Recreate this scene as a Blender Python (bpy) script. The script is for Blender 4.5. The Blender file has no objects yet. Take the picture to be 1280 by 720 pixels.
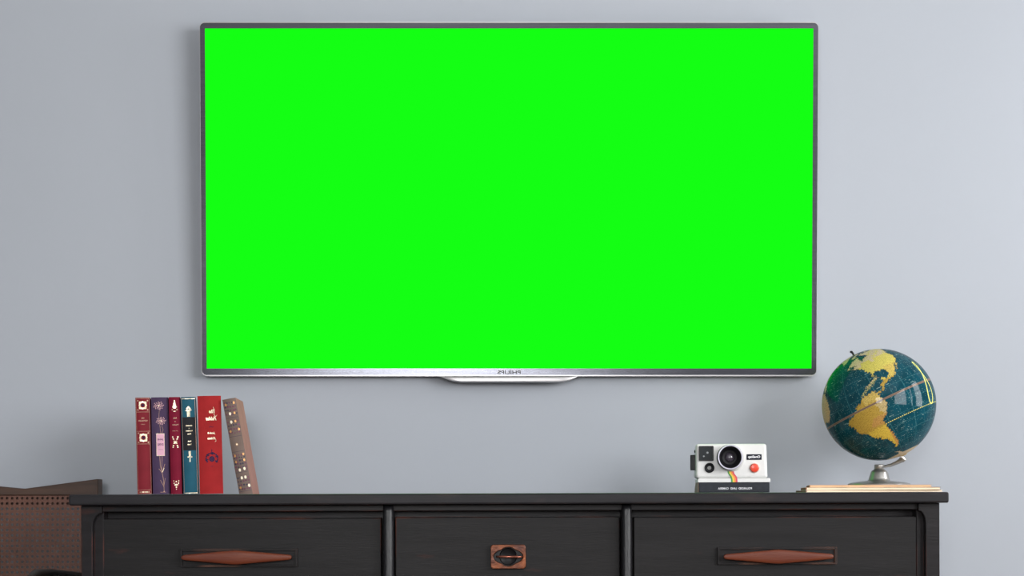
import bpy, bmesh, math, random
import numpy as np
from mathutils import Vector, Matrix
random.seed(4)
PI = math.pi
S = bpy.context.scene
COL = S.collection
F, EYE, ZC = 1950.0, 618.4, 0.80          # focal length in pixels, eye-level row, eye height
def X(px, y): return (px - 640) * (3 + y) / F
def Z(py, y): return ZC + (EYE - py) * (3 + y) / F
def W(n, y): return n * (3 + y) / F
ROLL = 0.00318                             # the sideboard stands a hair out of level
ZT0 = Z(616.6, 0)
def top_z(x): return ZT0 + ROLL * x + 0.0002

# ------------------------------------------------------------------ helpers
def link(name, bm, m, parent=None, loc=(0, 0, 0), rot=(0, 0, 0), smooth=False, bevel=0, seg=2):
    bmesh.ops.recalc_face_normals(bm, faces=bm.faces)
    me = bpy.data.meshes.new(name)
    if smooth:
        for f in bm.faces: f.smooth = True
    bm.to_mesh(me); bm.free()
    ms = m if isinstance(m, (list, tuple)) else [m]
    for k in ms: me.materials.append(k)
    o = bpy.data.objects.new(name, me); COL.objects.link(o)
    o.location = loc; o.rotation_euler = rot
    if parent: o.parent = parent
    if bevel:
        b = o.modifiers.new('bevel', 'BEVEL'); b.width = bevel; b.segments = seg; b.limit_method = 'ANGLE'; b.angle_limit = math.radians(40)
    if smooth:
        me.set_sharp_from_angle(angle=math.radians(38))
    return o
def thing(name, label, cat, loc=(0, 0, 0), rot=(0, 0, 0), group=None):
    o = bpy.data.objects.new(name, None); COL.objects.link(o)
    o.empty_display_size = 0.05
    o.location = loc; o.rotation_euler = rot
    return tag(o, label, cat, group)
def tag(o, label, cat, group=None):
    o['label'] = label; o['category'] = cat
    if group: o['group'] = group
    return o
def struct(name, bm, m, **k):
    o = link(name, bm, m, **k); o['kind'] = 'structure'; return o
def box(bm, x0, x1, y0, y1, z0, z1, mi=0):
    v = [bm.verts.new(p) for p in ((x0, y0, z0), (x1, y0, z0), (x1, y1, z0), (x0, y1, z0), (x0, y0, z1), (x1, y0, z1), (x1, y1, z1), (x0, y1, z1))]
    fs = []
    for q in ((0, 1, 5, 4), (1, 2, 6, 5), (2, 3, 7, 6), (3, 0, 4, 7), (4, 5, 6, 7), (3, 2, 1, 0)):
        f = bm.faces.new([v[i] for i in q]); f.material_index = mi; fs.append(f)
    return v
def prism_xz(bm, pts, y0, y1, mi=0):
    """closed outline in x,z pushed from y0 to y1"""
    a = [bm.verts.new((x, y0, z)) for x, z in pts]; b = [bm.verts.new((x, y1, z)) for x, z in pts]
    n = len(pts)
    fs = [bm.faces.new(a), bm.faces.new(b[::-1])]
    for i in range(n): fs.append(bm.faces.new((a[i], b[i], b[(i + 1) % n], a[(i + 1) % n])))
    for f in fs: f.material_index = mi
def prism_yz(bm, pts, x0, x1, mi=0):
    a = [bm.verts.new((x0, y, z)) for y, z in pts]; b = [bm.verts.new((x1, y, z)) for y, z in pts]
    n = len(pts)
    fs = [bm.faces.new(a), bm.faces.new(b[::-1])]
    for i in range(n): fs.append(bm.faces.new((a[i], b[i], b[(i + 1) % n], a[(i + 1) % n])))
    for f in fs: f.material_index = mi
def prism_xy(bm, pts, z0, z1, mi=0):
    a = [bm.verts.new((x, y, z0)) for x, y in pts]; b = [bm.verts.new((x, y, z1)) for x, y in pts]
    n = len(pts)
    fs = [bm.faces.new(a), bm.faces.new(b[::-1])]
    for i in range(n): fs.append(bm.faces.new((a[i], b[i], b[(i + 1) % n], a[(i + 1) % n])))
    for f in fs: f.material_index = mi
def rrect(x0, x1, z0, z1, r, n=6):
    if not isinstance(r, (tuple, list)): r = (r,) * 4      # corners: lower right, upper right, upper left, lower left
    out = []
    for (cx, cz, a0, rr) in ((x1 - r[0], z0 + r[0], -90, r[0]), (x1 - r[1], z1 - r[1], 0, r[1]), (x0 + r[2], z1 - r[2], 90, r[2]), (x0 + r[3], z0 + r[3], 180, r[3])):
        for k in range(n + 1):
            a = math.radians(a0 + 90 * k / n); out.append((cx + rr * math.cos(a), cz + rr * math.sin(a)))
    return out
def ring_frame(bm, outer, inner, y0, y1, mi=0):
    n = len(outer)
    A = [bm.verts.new((x, y0, z)) for x, z in outer]; B = [bm.verts.new((x, y0, z)) for x, z in inner]
    A2 = [bm.verts.new((x, y1, z)) for x, z in outer]; B2 = [bm.verts.new((x, y1, z)) for x, z in inner]
    for i in range(n):
        j = (i + 1) % n
        for q in ((A[i], A[j], B[j], B[i]), (A2[j], A2[i], B2[i], B2[j]), (A[j], A[i], A2[i], A2[j]), (B[i], B[j], B2[j], B2[i])):
            f = bm.faces.new(q); f.material_index = mi
    bmesh.ops.remove_doubles(bm, verts=bm.verts, dist=1e-6)
def lathe_y(bm, prof, cx, cz, n=40, mi=0, sx=1.0):
    """profile [(radius, y)] revolved round the y direction through cx, cz"""
    rings = []
    for r, y in prof:
        if r < 1e-6: rings.append([bm.verts.new((cx, y, cz))])
        else: rings.append([bm.verts.new((cx + sx * r * math.cos(2 * PI * k / n), y, cz + r * math.sin(2 * PI * k / n))) for k in range(n)])
    _skin(bm, rings, n, mi)
def lathe_z(bm, prof, cx=0, cy=0, n=48, mi=0):
    rings = []
    for r, z in prof:
        if r < 1e-6: rings.append([bm.verts.new((cx, cy, z))])
        else: rings.append([bm.verts.new((cx + r * math.cos(2 * PI * k / n), cy + r * math.sin(2 * PI * k / n), z)) for k in range(n)])
    _skin(bm, rings, n, mi)
def _skin(bm, rings, n, mi):
    for a, b in zip(rings, rings[1:]):
        for k in range(n):
            j = (k + 1) % n
            if len(a) == 1 and len(b) == 1: continue
            if len(a) == 1: f = bm.faces.new((a[0], b[j], b[k]))
            elif len(b) == 1: f = bm.faces.new((a[k], a[j], b[0]))
            else: f = bm.faces.new((a[k], a[j], b[j], b[k]))
            f.material_index = mi
def tube(bm, pts, rad, n=12, mi=0, flat=1.0):
    """bar of round section along points; rad may be a list"""
    pts = [Vector(p) for p in pts]; rad = rad if isinstance(rad, (list, tuple)) else [rad] * len(pts)
    rings = []
    for i, p in enumerate(pts):
        d = (pts[min(i + 1, len(pts) - 1)] - pts[max(i - 1, 0)]).normalized()
        u = d.cross(Vector((0, 1, 0))) if abs(d.y) < 0.9 else d.cross(Vector((0, 0, 1))); u.normalize(); w = d.cross(u).normalized()
        rings.append([bm.verts.new(p + rad[i] * (math.cos(2 * PI * k / n) * u + flat * math.sin(2 * PI * k / n) * w)) for k in range(n)])
    _skin(bm, rings, n, mi)
    for r in (rings[0], rings[-1][::-1]):
        f = bm.faces.new(r); f.material_index = mi
def text(bm, s, cx, cz, y, width=None, height=None, depth=0.0003, shear=0, mi=0, fn=None, weight=0.0):
    """lettering reading right to left, as it stands in the photograph"""
    cu = bpy.data.curves.new('t', 'FONT'); cu.body = s; cu.size = 1; cu.shear = shear; cu.align_x = 'CENTER'; cu.offset = weight; cu.resolution_u = 3
    ob = bpy.data.objects.new('t', cu); COL.objects.link(ob)
    dg = bpy.context.evaluated_depsgraph_get(); me = bpy.data.meshes.new_from_object(ob.evaluated_get(dg))
    co = [v.co.copy() for v in me.vertices]
    x0 = min(c.x for c in co); x1 = max(c.x for c in co); z0 = min(c.y for c in co); z1 = max(c.y for c in co)
    k = height / (z1 - z0) if height else width / (x1 - x0)
    kx = width / (x1 - x0) if width else k
    def P(c, yy):
        x = cx - (c.x - (x0 + x1) / 2) * kx; z = cz + (c.y - (z0 + z1) / 2) * k
        return (x, yy + (fn(x) if fn else 0), z)
    a = [bm.verts.new(P(c, y)) for c in co]
    for p in me.polygons:
        try: f = bm.faces.new([a[i] for i in p.vertices]); f.material_index = mi
        except ValueError: pass
    bpy.data.objects.remove(ob); bpy.data.curves.remove(cu); bpy.data.meshes.remove(me)

# ------------------------------------------------------------------ materials
def lin(c):
    return tuple(((v / 255) / 12.92 if v / 255 <= 0.04045 else ((v / 255 + 0.055) / 1.055) ** 2.4) for v in c) + (1,)
def mat(name, col, rough=0.5, metal=0.0, noise=0.0, scale=8, stretch=(1, 1, 1), bump=0.0, bscale=60, coat=0.0, col2=None, spec=0.5, detail=4):
    m = bpy.data.materials.new(name); m.use_nodes = True
    nt = m.node_tree; N = nt.nodes; L = nt.links
    b = N['Principled BSDF']; b.inputs['Base Color'].default_value = lin(col)
    b.inputs['Roughness'].default_value = rough; b.inputs['Metallic'].default_value = metal
    b.inputs['Coat Weight'].default_value = coat; b.inputs['Coat Roughness'].default_value = 0.06
    b.inputs['Specular IOR Level'].default_value = spec
    tc = N.new('ShaderNodeTexCoord'); mp = N.new('ShaderNodeMapping'); mp.inputs['Scale'].default_value = stretch
    L.new(tc.outputs['Object'], mp.inputs['Vector'])
    if noise or col2:
        nz = N.new('ShaderNodeTexNoise'); nz.inputs['Scale'].default_value = scale; nz.inputs['Detail'].default_value = detail
        L.new(mp.outputs[0], nz.inputs['Vector'])
        mr = N.new('ShaderNodeMapRange'); mr.inputs['From Min'].default_value = 0.3; mr.inputs['From Max'].default_value = 0.7
        L.new(nz.outputs['Fac'], mr.inputs['Value'])
        mx = N.new('ShaderNodeMix'); mx.data_type = 'RGBA'
        c = lin(col); mx.inputs['A'].default_value = tuple(v * (1 - noise) for v in c[:3]) + (1,)
        mx.inputs['B'].default_value = lin(col2) if col2 else tuple(min(1, v * (1 + noise)) for v in c[:3]) + (1,)
        L.new(mr.outputs[0], mx.inputs['Factor']); L.new(mx.outputs['Result'], b.inputs['Base Color'])
    if bump:
        nb = N.new('ShaderNodeTexNoise'); nb.inputs['Scale'].default_value = bscale; nb.inputs['Detail'].default_value = 3
        L.new(mp.outputs[0], nb.inputs['Vector'])
        bp = N.new('ShaderNodeBump'); bp.inputs['Strength'].default_value = bump; bp.inputs['Distance'].default_value = 0.002
        L.new(nb.outputs['Fac'], bp.inputs['Height']); L.new(bp.outputs[0], b.inputs['Normal'])
    return m
def worn_wood(name, col, wear, rough=0.42, amount=1.0, grain=(1.2, 6, 14), radius=0.003, patch=0.6, lo=0.08):
    """dark stain rubbed through to red wood along the edges and in a few patches"""
    m = mat(name, col, rough, 0, noise=0.2, scale=5, stretch=grain, bump=0.12, bscale=30)
    nt = m.node_tree; N = nt.nodes; L = nt.links; b = N['Principled BSDF']
    bv = N.new('ShaderNodeBevel'); bv.samples = 4; bv.inputs['Radius'].default_value = radius
    ge = N.new('ShaderNodeNewGeometry')
    dt = N.new('ShaderNodeVectorMath'); dt.operation = 'DOT_PRODUCT'; L.new(bv.outputs[0], dt.inputs[0]); L.new(ge.outputs['Normal'], dt.inputs[1])
    e = N.new('ShaderNodeMapRange'); e.inputs['From Min'].default_value = 0.999; e.inputs['From Max'].default_value = 0.93; L.new(dt.outputs['Value'], e.inputs['Value'])
    tc = N.new('ShaderNodeTexCoord')
    n1 = N.new('ShaderNodeTexNoise'); n1.inputs['Scale'].default_value = 9; n1.inputs['Detail'].default_value = 5; L.new(tc.outputs['Object'], n1.inputs['Vector'])
    r1 = N.new('ShaderNodeMapRange'); r1.inputs['From Min'].default_value = 0.5; r1.inputs['From Max'].default_value = 0.68; L.new(n1.outputs['Fac'], r1.inputs['Value'])
    mu = N.new('ShaderNodeMath'); mu.operation = 'MULTIPLY'; L.new(e.outputs[0], mu.inputs[0]); L.new(r1.outputs[0], mu.inputs[1])
    mp = N.new('ShaderNodeMapping'); mp.inputs['Scale'].default_value = (3, 3, 10); L.new(tc.outputs['Object'], mp.inputs['Vector'])
    n2 = N.new('ShaderNodeTexNoise'); n2.inputs['Scale'].default_value = 3.2; n2.inputs['Detail'].default_value = 7; L.new(mp.outputs[0], n2.inputs['Vector'])
    r2 = N.new('ShaderNodeMapRange'); r2.inputs['From Min'].default_value = patch; r2.inputs['From Max'].default_value = patch + 0.16; r2.inputs['To Max'].default_value = 0.4; L.new(n2.outputs['Fac'], r2.inputs['Value'])
    mxm = N.new('ShaderNodeMath'); mxm.operation = 'MAXIMUM'; L.new(mu.outputs[0], mxm.inputs[0]); L.new(r2.outputs[0], mxm.inputs[1])
    am = N.new('ShaderNodeMath'); am.operation = 'MULTIPLY'; am.inputs[1].default_value = amount; L.new(mxm.outputs[0], am.inputs[0])
    mx = N.new('ShaderNodeMix'); mx.data_type = 'RGBA'
    old = b.inputs['Base Color'].links[0].from_socket
    L.new(old, mx.inputs['A']); mx.inputs['B'].default_value = lin(wear); L.new(am.outputs[0], mx.inputs['Factor'])
    L.new(mx.outputs['Result'], b.inputs['Base Color'])
    return m

M = {}
M['wall'] = mat('painted_wall', (174, 179, 187), 0.85, noise=0.02, scale=1.3, bump=0.03, bscale=260, spec=0.2)
M['room'] = mat('room_paint', (125, 126, 129), 0.9, noise=0.02, scale=2)
M['ceil'] = mat('ceiling_paint', (205, 205, 205), 0.9, noise=0.02, scale=2)
M['floor'] = mat('oak_floor', (108, 90, 76), 0.5, noise=0.25, scale=4, stretch=(1, 8, 1))
M['trim'] = mat('white_trim', (215, 215, 212), 0.5, noise=0.03, scale=10)
M['black'] = worn_wood('black_stained_wood', (30, 28, 30), (104, 54, 40), rough=0.4, amount=.7, patch=.66)
M['top'] = worn_wood('black_stained_top', (36, 35, 38), (92, 72, 66), rough=0.42, amount=0.5)
M['drawer'] = worn_wood('black_drawer_wood', (29, 28, 29), (122, 62, 42), rough=0.45, amount=0.6, patch=0.67)
M['post'] = mat('polished_black_wood', (26, 26, 29), 0.3, spec=.32, noise=0.3, scale=6, stretch=(8, 8, 1), bump=0.25, bscale=90)
M['plate'] = worn_wood('handle_plate_wood', (30, 28, 29), (150, 104, 84), rough=0.45, radius=0.002, patch=.7)
for k_ in ('black', 'top', 'drawer', 'plate'): M[k_].node_tree.nodes['Principled BSDF'].inputs['Specular IOR Level'].default_value = 0.17
M['pull'] = mat('red_brown_wood', (128, 62, 36), 0.42, spec=.3, noise=0.35, scale=14, stretch=(1.5, 6, 9), col2=(92, 42, 28), bump=0.15, bscale=40)
M['copper'] = mat('rubbed_copper', (165, 92, 52), 0.35, metal=0.55, noise=0.5, scale=55, col2=(70, 40, 32), bump=0.3, bscale=140)
M['iron'] = mat('dark_iron', (34, 32, 36), 0.35, metal=0.5, noise=0.3, scale=60)
M['chair'] = mat('walnut', (70, 48, 36), 0.45, noise=0.35, scale=7, stretch=(1, 6, 9), bump=0.1, bscale=50)
M['chairdark'] = mat('dark_walnut', (38, 30, 27), 0.5, noise=0.3, scale=7, stretch=(1, 6, 9))
M['cane'] = mat('woven_cane', (130, 84, 70), 0.5, noise=0.3, scale=7, col2=(96, 60, 44), bump=0.4, bscale=420)
M['bezel'] = mat('brushed_gunmetal', (88, 89, 96), 0.19, metal=0.85, noise=0.22, scale=9, stretch=(0.4, 40, 60), bump=0.03, bscale=200)
M['chrome'] = mat('polished_steel', (205, 203, 206), 0.14, metal=1.0, noise=0.04, scale=4)
M['satin'] = mat('satin_steel', (176, 174, 175), 0.32, metal=0.75, noise=0.06, scale=3, stretch=(3, 1, 1))
M['tvback'] = mat('tv_back_plastic', (24, 24, 26), 0.5, noise=0.1, scale=30)
M['lettershade'] = mat('letter_shade', (25, 25, 28), 0.35, noise=0.1, scale=80)
def emission(name, col, strength):
    m = bpy.data.materials.new(name); m.use_nodes = True; nt = m.node_tree; nt.nodes.clear()
    e = nt.nodes.new('ShaderNodeEmission'); e.inputs[0].default_value = lin(col); e.inputs[1].default_value = strength
    o = nt.nodes.new('ShaderNodeOutputMaterial'); nt.links.new(e.outputs[0], o.inputs[0]); return m
M['screen'] = emission('green_screen', (20, 255, 20), 1.0)

# ------------------------------------------------------------------ the room
WALL, XR, XL, YR, H = 0.55, 2.4, -2.5, -5.4, 2.75
bm = bmesh.new(); box(bm, XL - .1, XR + .1, WALL, WALL + .12, 0, H); struct('wall_back', bm, M['wall'])
bm = bmesh.new(); box(bm, XL - .1, XR + .1, YR - .1, WALL + .12, -.1, 0); struct('floor', bm, M['floor'])
bm = bmesh.new(); box(bm, XL - .1, XR + .1, YR - .1, WALL + .12, H, H + .1); struct('ceiling', bm, M['ceil'])
bm = bmesh.new(); box(bm, XL - .1, XL, YR, WALL, 0, H); struct('wall_left', bm, M['room'])
# right wall with two openings, rear wall with one
WR = [(-0.52, 0.03, 0.86, 2.12), (-0.98, -0.80, 0.86, 2.12), (-4.7, -1.5, 0.86, 2.3)]    # y0 y1 z0 z1; last one is added, unseen, widened to soften shadows
bm = bmesh.new(); ys = sorted(WR); cur = YR
for (a, b, z0, z1) in ys:
    box(bm, XR, XR + .1, cur, a, 0, H); box(bm, XR, XR + .1, a, b, 0, z0); box(bm, XR, XR + .1, a, b, z1, H); cur = b
box(bm, XR, XR + .1, cur, WALL, 0, H)
struct('wall_right', bm, M['room'])
RW = (-1.15, 0.25, 1.0, 2.2)
bm = bmesh.new()
box(bm, XL, RW[0], YR - .1, YR, 0, H); box(bm, RW[1], XR, YR - .1, YR, 0, H); box(bm, RW[0], RW[1], YR - .1, YR, 0, RW[2]); box(bm, RW[0], RW[1], YR - .1, YR, RW[3], H)
struct('wall_rear', bm, M['room'])
for n, (a, b, z0, z1) in enumerate(WR):
    bm = bmesh.new(); t = .025
    box(bm, XR + .01, XR + .05, a, a + t, z0, z1); box(bm, XR + .01, XR + .05, b - t, b, z0, z1)
    box(bm, XR + .01, XR + .05, a, b, z0, z0 + t); box(bm, XR + .01, XR + .05, a, b, z1 - t, z1); box(bm, XR + .01, XR + .05, a, b, (z0 + z1) / 2 + .1, (z0 + z1) / 2 + .12)
    struct('window_%d' % (n + 1), bm, M['trim'])
bm = bmesh.new(); t = .04
for (x0, x1, z0, z1) in ((RW[0], RW[0] + t, RW[2], RW[3]), (RW[1] - t, RW[1], RW[2], RW[3]), (RW[0], RW[1], RW[2], RW[2] + t), (RW[0], RW[1], RW[3] - t, RW[3])):
    box(bm, x0, x1, YR - .05, YR - .01, z0, z1)
struct('window_4', bm, M['trim'])
bm = bmesh.new(); box(bm, XL, XR, WALL - .015, WALL - .0005, 0, .1); struct('baseboard_back', bm, M['trim'], bevel=.004)

def area(name, loc, rot, sx, sy, power, col):
    l = bpy.data.lights.new(name, 'AREA'); l.shape = 'RECTANGLE'; l.size = sx; l.size_y = sy; l.energy = power; l.color = col
    o = bpy.data.objects.new(name, l); COL.objects.link(o); o.location = loc; o.rotation_euler = rot; return o
DAY = (1.0, 1.0, 1.0)
K = 1.02
for (a, b, z0, z1), pw in zip(WR, (27, 7, 178)):
    area('daylight_side', (XR + .06, (a + b) / 2, (z0 + z1) / 2), (0, math.radians(90), 0), z1 - z0, b - a, pw * K, DAY)  # strongest lamp fills the added far window
area('daylight_rear', ((RW[0] + RW[1]) / 2, YR - .06, (RW[2] + RW[3]) / 2), (math.radians(90), 0, 0), RW[1] - RW[0], RW[3] - RW[2], 100 * K, DAY)
w = bpy.data.worlds.new('sky'); S.world = w; w.use_nodes = True
w.node_tree.nodes['Background'].inputs[0].default_value = (0.7, 0.8, 1, 1); w.node_tree.nodes['Background'].inputs[1].default_value = 0.3

# ------------------------------------------------------------------ television
YB = 0.515
TVW, TVH, TILT = W(768, YB), 0.7868, math.radians(1.64)
tv = thing('television', 'large flat television with plain green screen and thin grey metal frame on the wall', 'television', (X(636.4, YB), YB, Z(468.6, YB)), (TILT, 0, 0))
hw = TVW / 2
p1 = W(1, YB)
bm = bmesh.new()
ring_frame(bm, rrect(-hw, hw, 0, TVH, .0105), rrect(-hw + 6 * p1, hw - 6 * p1, 8 * p1, TVH - 6.8 * p1, .0001), 0, .025)
link('frame', bm, M['bezel'], tv)
bm = bmesh.new()
ring_frame(bm, rrect(-hw - .0008, hw + .0008, -.0028, TVH + .0026, .0125), rrect(-hw, hw, 0, TVH, .0105), .0005, .025)
link('rim', bm, M['satin'], tv)['label'] = 'bright steel rim'
bm = bmesh.new(); box(bm, -hw + 6 * p1, hw - 6 * p1, .0012, .02, 8 * p1, TVH - 6.8 * p1)
link('screen', bm, M['screen'], tv)['label'] = 'plain bright green screen'
bm = bmesh.new(); prism_xz(bm, rrect(-hw + .004, hw - .004, .004, TVH - .004, .01), .0251, .029)
link('back_cover', bm, M['tvback'], tv)
bm = bmesh.new(); prism_yz(bm, [(.0292, .2), (.0345 + .2 * .0286, .2), (.0345 + .56 * .0286, .56), (.0292, .56)], -.24, .24); link('wall_bracket', bm, M['iron'], tv)
# chrome lip under the lower frame
bm = bmesh.new()
def lx(px): return (px - 636.4) * p1
sec = [(-.006, -.0048), (-.0115, -.0056), (-.0125, -.0085), (-.0120, -.0150), (-.006, -.0180), (.016, -.0150), (.016, -.0048)]
rings = []
for px, k in ((549, .04), (553, .25), (560, .6), (567, .85), (576, 1), (640, 1), (700, 1), (706, .9), (712, .7), (718, .35), (723, .04)):
    rings.append([bm.verts.new((lx(px), y * (0.4 + .6 * k), -.0030 + (z + .0030) * k)) for y, z in sec])
for a, b in zip(rings, rings[1:]):
    for i in range(len(sec)): bm.faces.new((a[i], a[(i + 1) % 7], b[(i + 1) % 7], b[i]))
bm.faces.new(rings[0]); bm.faces.new(rings[-1][::-1])
link('lower_lip', bm, M['satin'], tv, smooth=True)['label'] = 'curved chrome lip'
bm = bmesh.new(); box(bm, lx(556), lx(722), .004, .016, -.0046, -.0028); link('shadow_gap', bm, M['tvback'], tv)
bm = bmesh.new(); text(bm, 'PHILIPS', lx(636.3), 3.2 * p1, -.0007, width=29 * p1, height=4.6 * p1, weight=.02, mi=0)
text(bm, 'PHILIPS', lx(636.3), 4.7 * p1, -.0004, width=29 * p1, height=4.6 * p1, weight=.01, mi=1)  # pale copy above the dark one paints the chrome letters' shine and shade
link('maker_lettering', bm, [M['lettershade'], mat('letter_shine', (215, 215, 218), .5, noise=.05)], tv)['label'] = 'small raised mirrored lettering'

# ------------------------------------------------------------------ sideboard
sb = thing('sideboard', 'black stained wooden sideboard with rubbed edges and three drawers against the wall', 'sideboard', (0, 0, 0), (0, -ROLL, 0))
def zl(py, y): return Z(py, y)
ty = 0.0
bm = bmesh.new(); box(bm, X(85.5, 0) + ROLL * .8, X(1186.5, 0) + ROLL * .8, 0, .46, zl(630.2, 0), ZT0); link('tabletop', bm, M['top'], sb, bevel=.0035)
XO = ROLL * .8
def x_(px, y): return X(px, y) + XO
# carcass behind, sides, back
cy = .075
bm = bmesh.new()
box(bm, x_(112, .04), x_(1165, .04), cy, .44, .16, zl(630.2, 0) - .0002)
link('carcass', bm, M['black'], sb, bevel=.002)
# apron rail under the top
bm = bmesh.new(); y = .036
box(bm, x_(120, y), x_(1156, y), y, cy, zl(638.3, y), zl(630.2, 0) - .0002); link('apron_rail', bm, M['black'], sb, bevel=.0012)
bm = bmesh.new(); y = .073
box(bm, x_(120, y), x_(1156, y), y, cy, zl(646.0, y), zl(638.3, y)); link('recess_rail', bm, M['black'], sb)
# legs with a stopped chamfer on the inner edge
def leg(side):
    y = .026; bm = bmesh.new()
    zt = zl(630.2, 0) - .0002
    def q(px): return x_(px, y)
    if side > 0: xo, xi, xs = q(1174.5), q(1148), q(1157)
    else: xo, xi, xs = q(101), q(127), q(115.5)
    zb = -ROLL * xo
    za, zc2 = zl(640, y), zl(657, y)
    pts = [(xo, zb), (xo, zt), (xi, zt), (xi, za)]
    for k in range(1, 9):
        a = k / 8 * PI / 2; pts.append((xi + (xs - xi) * math.sin(a), zc2 + (za - zc2) * math.cos(a)))
    pts.append((xs, zb))
    prism_xz(bm, pts, y, y + .016)
    a, b = sorted((xo, xi)); box(bm, a, b, y + .016, y + .062, zb, zt)
    return link('leg', bm, M['black'], sb, bevel=.0016)
leg(-1); leg(1)
for sx in (-1, 1):
    bm = bmesh.new(); xo = x_(101, .026) if sx < 0 else x_(1174.5, .026)
    a, b = sorted((xo, xo - sx * .04)); box(bm, a, b, .40, .444, -ROLL * xo, zl(630.2, 0) - .0002); link('leg', bm, M['black'], sb, bevel=.002)
    bm = bmesh.new(); a, b = sorted((xo - sx * .004, xo - sx * .016)); box(bm, a, b, .088, .40, .16, zl(630.2, 0) - .0002); link('side_panel', bm, M['black'], sb)
# rounded divider posts
for pa, pb in ((478, 491.5), (777, 790)):
    y = .022; bm = bmesh.new(); x0, x1 = x_(pa, y), x_(pb, y); r = (x1 - x0) / 2; cx = (x0 + x1) / 2
    pts = []
    for k in range(17):
        a = PI * k / 16; c = math.cos(a); s = math.sin(a)
        pts.append((cx - r * math.copysign(abs(c) ** .75, c), y + .011 - .011 * s ** .9))
    pts += [(x1, cy), (x0, cy)]
    n = len(pts); zb, zt = .16, zl(630.6, y)
    rows = [(zb, 0), (zt - .012, 0), (zt - .006, .0012), (zt - .002, .004), (zt, .009)]
    V = [[bm.verts.new((px_, min(py_ + d, cy), z)) for px_, py_ in pts] for z, d in rows]
    for A, B in zip(V, V[1:]):
        for i in range(n): bm.faces.new((A[i], A[(i + 1) % n], B[(i + 1) % n], B[i]))
    bm.faces.new(V[0][::-1]); bm.faces.new(V[-1])
    link('divider_post', bm, M['post'], sb, smooth=True)
# drawers
def drawer(pa, pb, ptop, label):
    y = .044; bm = bmesh.new(); box(bm, x_(pa, y), x_(pb, y), y, cy - .0002, zl(778, y), zl(ptop, y))
    d = link('drawer', bm, M['drawer'], sb, bevel=.0018); d['label'] = label; return d
dl = drawer(128.5, 476.5, 647, 'left drawer with long diamond pull')
dc = drawer(494, 774.5, 646.2, 'middle drawer with small square copper pull')
dr = drawer(792, 1146, 647, 'right drawer with long diamond pull')
bm = bmesh.new(); y = .05; box(bm, x_(127, y), x_(1148, y), y, cy - .0002, .16, zl(782, y)); link('lower_panel', bm, M['black'], sb)
def diamond_pull(par, px0, px1, py0, py1, hx0, hx1, hy0, hy1, hc, worn):
    y = .044; yf = y - .008; bm = bmesh.new()
    x0, x1, z0, z1 = x_(px0, yf), x_(px1, yf), zl(py1, yf), zl(py0, yf)
    t = W(2.6, yf)
    outer = rrect(x0, x1, z0, z1, .0008, 2); inner = rrect(x0 + t, x1 - t, z0 + t * .6, z1 - t, .0004, 2)
    ring_frame(bm, outer, inner, yf, y - .0001); box(bm, x0 + t, x1 - t, y - .003, y - .0001, z0 + t * .6, z1 - t)
    link('pull_backplate', bm, M['plate'], par, bevel=.0006)
    yh = y - .026; bm = bmesh.new(); A, B, C_ = x_(hx0, yh), x_(hx1, yh), x_(hc, yh); zt, zb = zl(hy0, yh), zl(hy1, yh); zm = (zt + zb) / 2; h = (zt - zb) / 2
    rings = []; n = 20
    prof = [(-1, .14), (-.99, .26), (-.965, .34), (-.93, .385), (-.6, .61), (-.3, .815), (-.08, .965), (0, 1), (.08, .965), (.3, .815), (.6, .61), (.93, .385), (.965, .34), (.99, .26), (1, .14)]
    for u, k in prof:
        xx = C_ + (u * (B - C_) if u > 0 else -u * (A - C_))
        ring = []
        for q in range(n):
            a = 2 * PI * q / n; c = math.cos(a); s = math.sin(a)
            ring.append(bm.verts.new((xx, yh + .006 - (.0065 * (0.55 + .45 * k)) * math.copysign(abs(c) ** .42, c), zm + h * k * math.copysign(abs(s) ** .8, s))))
        rings.append(ring)
    _skin(bm, rings, n, 0); bm.faces.new(rings[0]); bm.faces.new(rings[-1][::-1])
    for u in (-.62, .62):
        xx = C_ + (u * (B - C_) if u > 0 else -u * (A - C_)); tube(bm, [(xx, yh + .008, zm), (xx, y - .0031, zm)], .005, 10)
    link('drawer_pull', bm, M['pull'], par, smooth=True)['label'] = 'red brown wooden pull'
diamond_pull(dl, 225, 371.5, 685, 707.5, 226, 363.5, 686.8, 704.8, 293, 0)
diamond_pull(dr, 897, 1046, 685, 706.5, 905, 1042, 688, 706, 973, 1)
# middle pull
y = .044; yf = y - .012
bm = bmesh.new(); x0, x1, z0, z1 = x_(613, yf), x_(657, yf), zl(711, yf), zl(680.8, yf); cx, cz = (x0 + x1) / 2, (z0 + z1) / 2
out = rrect(x0, x1, z0, z1, .006, 6); n = len(out)
def hole(k):
    a0 = math.atan2(out[k][1] - cz, out[k][0] - cx); c, s = math.cos(a0), math.sin(a0)
    r1 = W(12.0, yf); ex, ez = W(18.5, yf), W(9.5, yf)
    re = 1 / math.sqrt((c / ex) ** 2 + (s / ez) ** 2); return max(r1, re)
dense = []
for k in range(n):
    a, b = out[k], out[(k + 1) % n]
    m_ = max(1, int(math.dist(a, b) / .0025))
    for q in range(m_): dense.append((a[0] + (b[0] - a[0]) * q / m_, a[1] + (b[1] - a[1]) * q / m_))
out = dense
inn = [(cx + hole(k) * math.cos(math.atan2(out[k][1] - cz, out[k][0] - cx)), cz + hole(k) * math.sin(math.atan2(out[k][1] - cz, out[k][0] - cx))) for k in range(len(out))]
ring_frame(bm, out, inn, yf, y - .0001)
link('pull_backplate', bm, M['copper'], dc, bevel=.0012)['label'] = 'rounded copper plate with dark hollow'
bm = bmesh.new(); prism_xz(bm, [(cx + (a - cx) * .98, cz + (b - cz) * .98) for a, b in inn], y - .0035, y - .0002)
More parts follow.
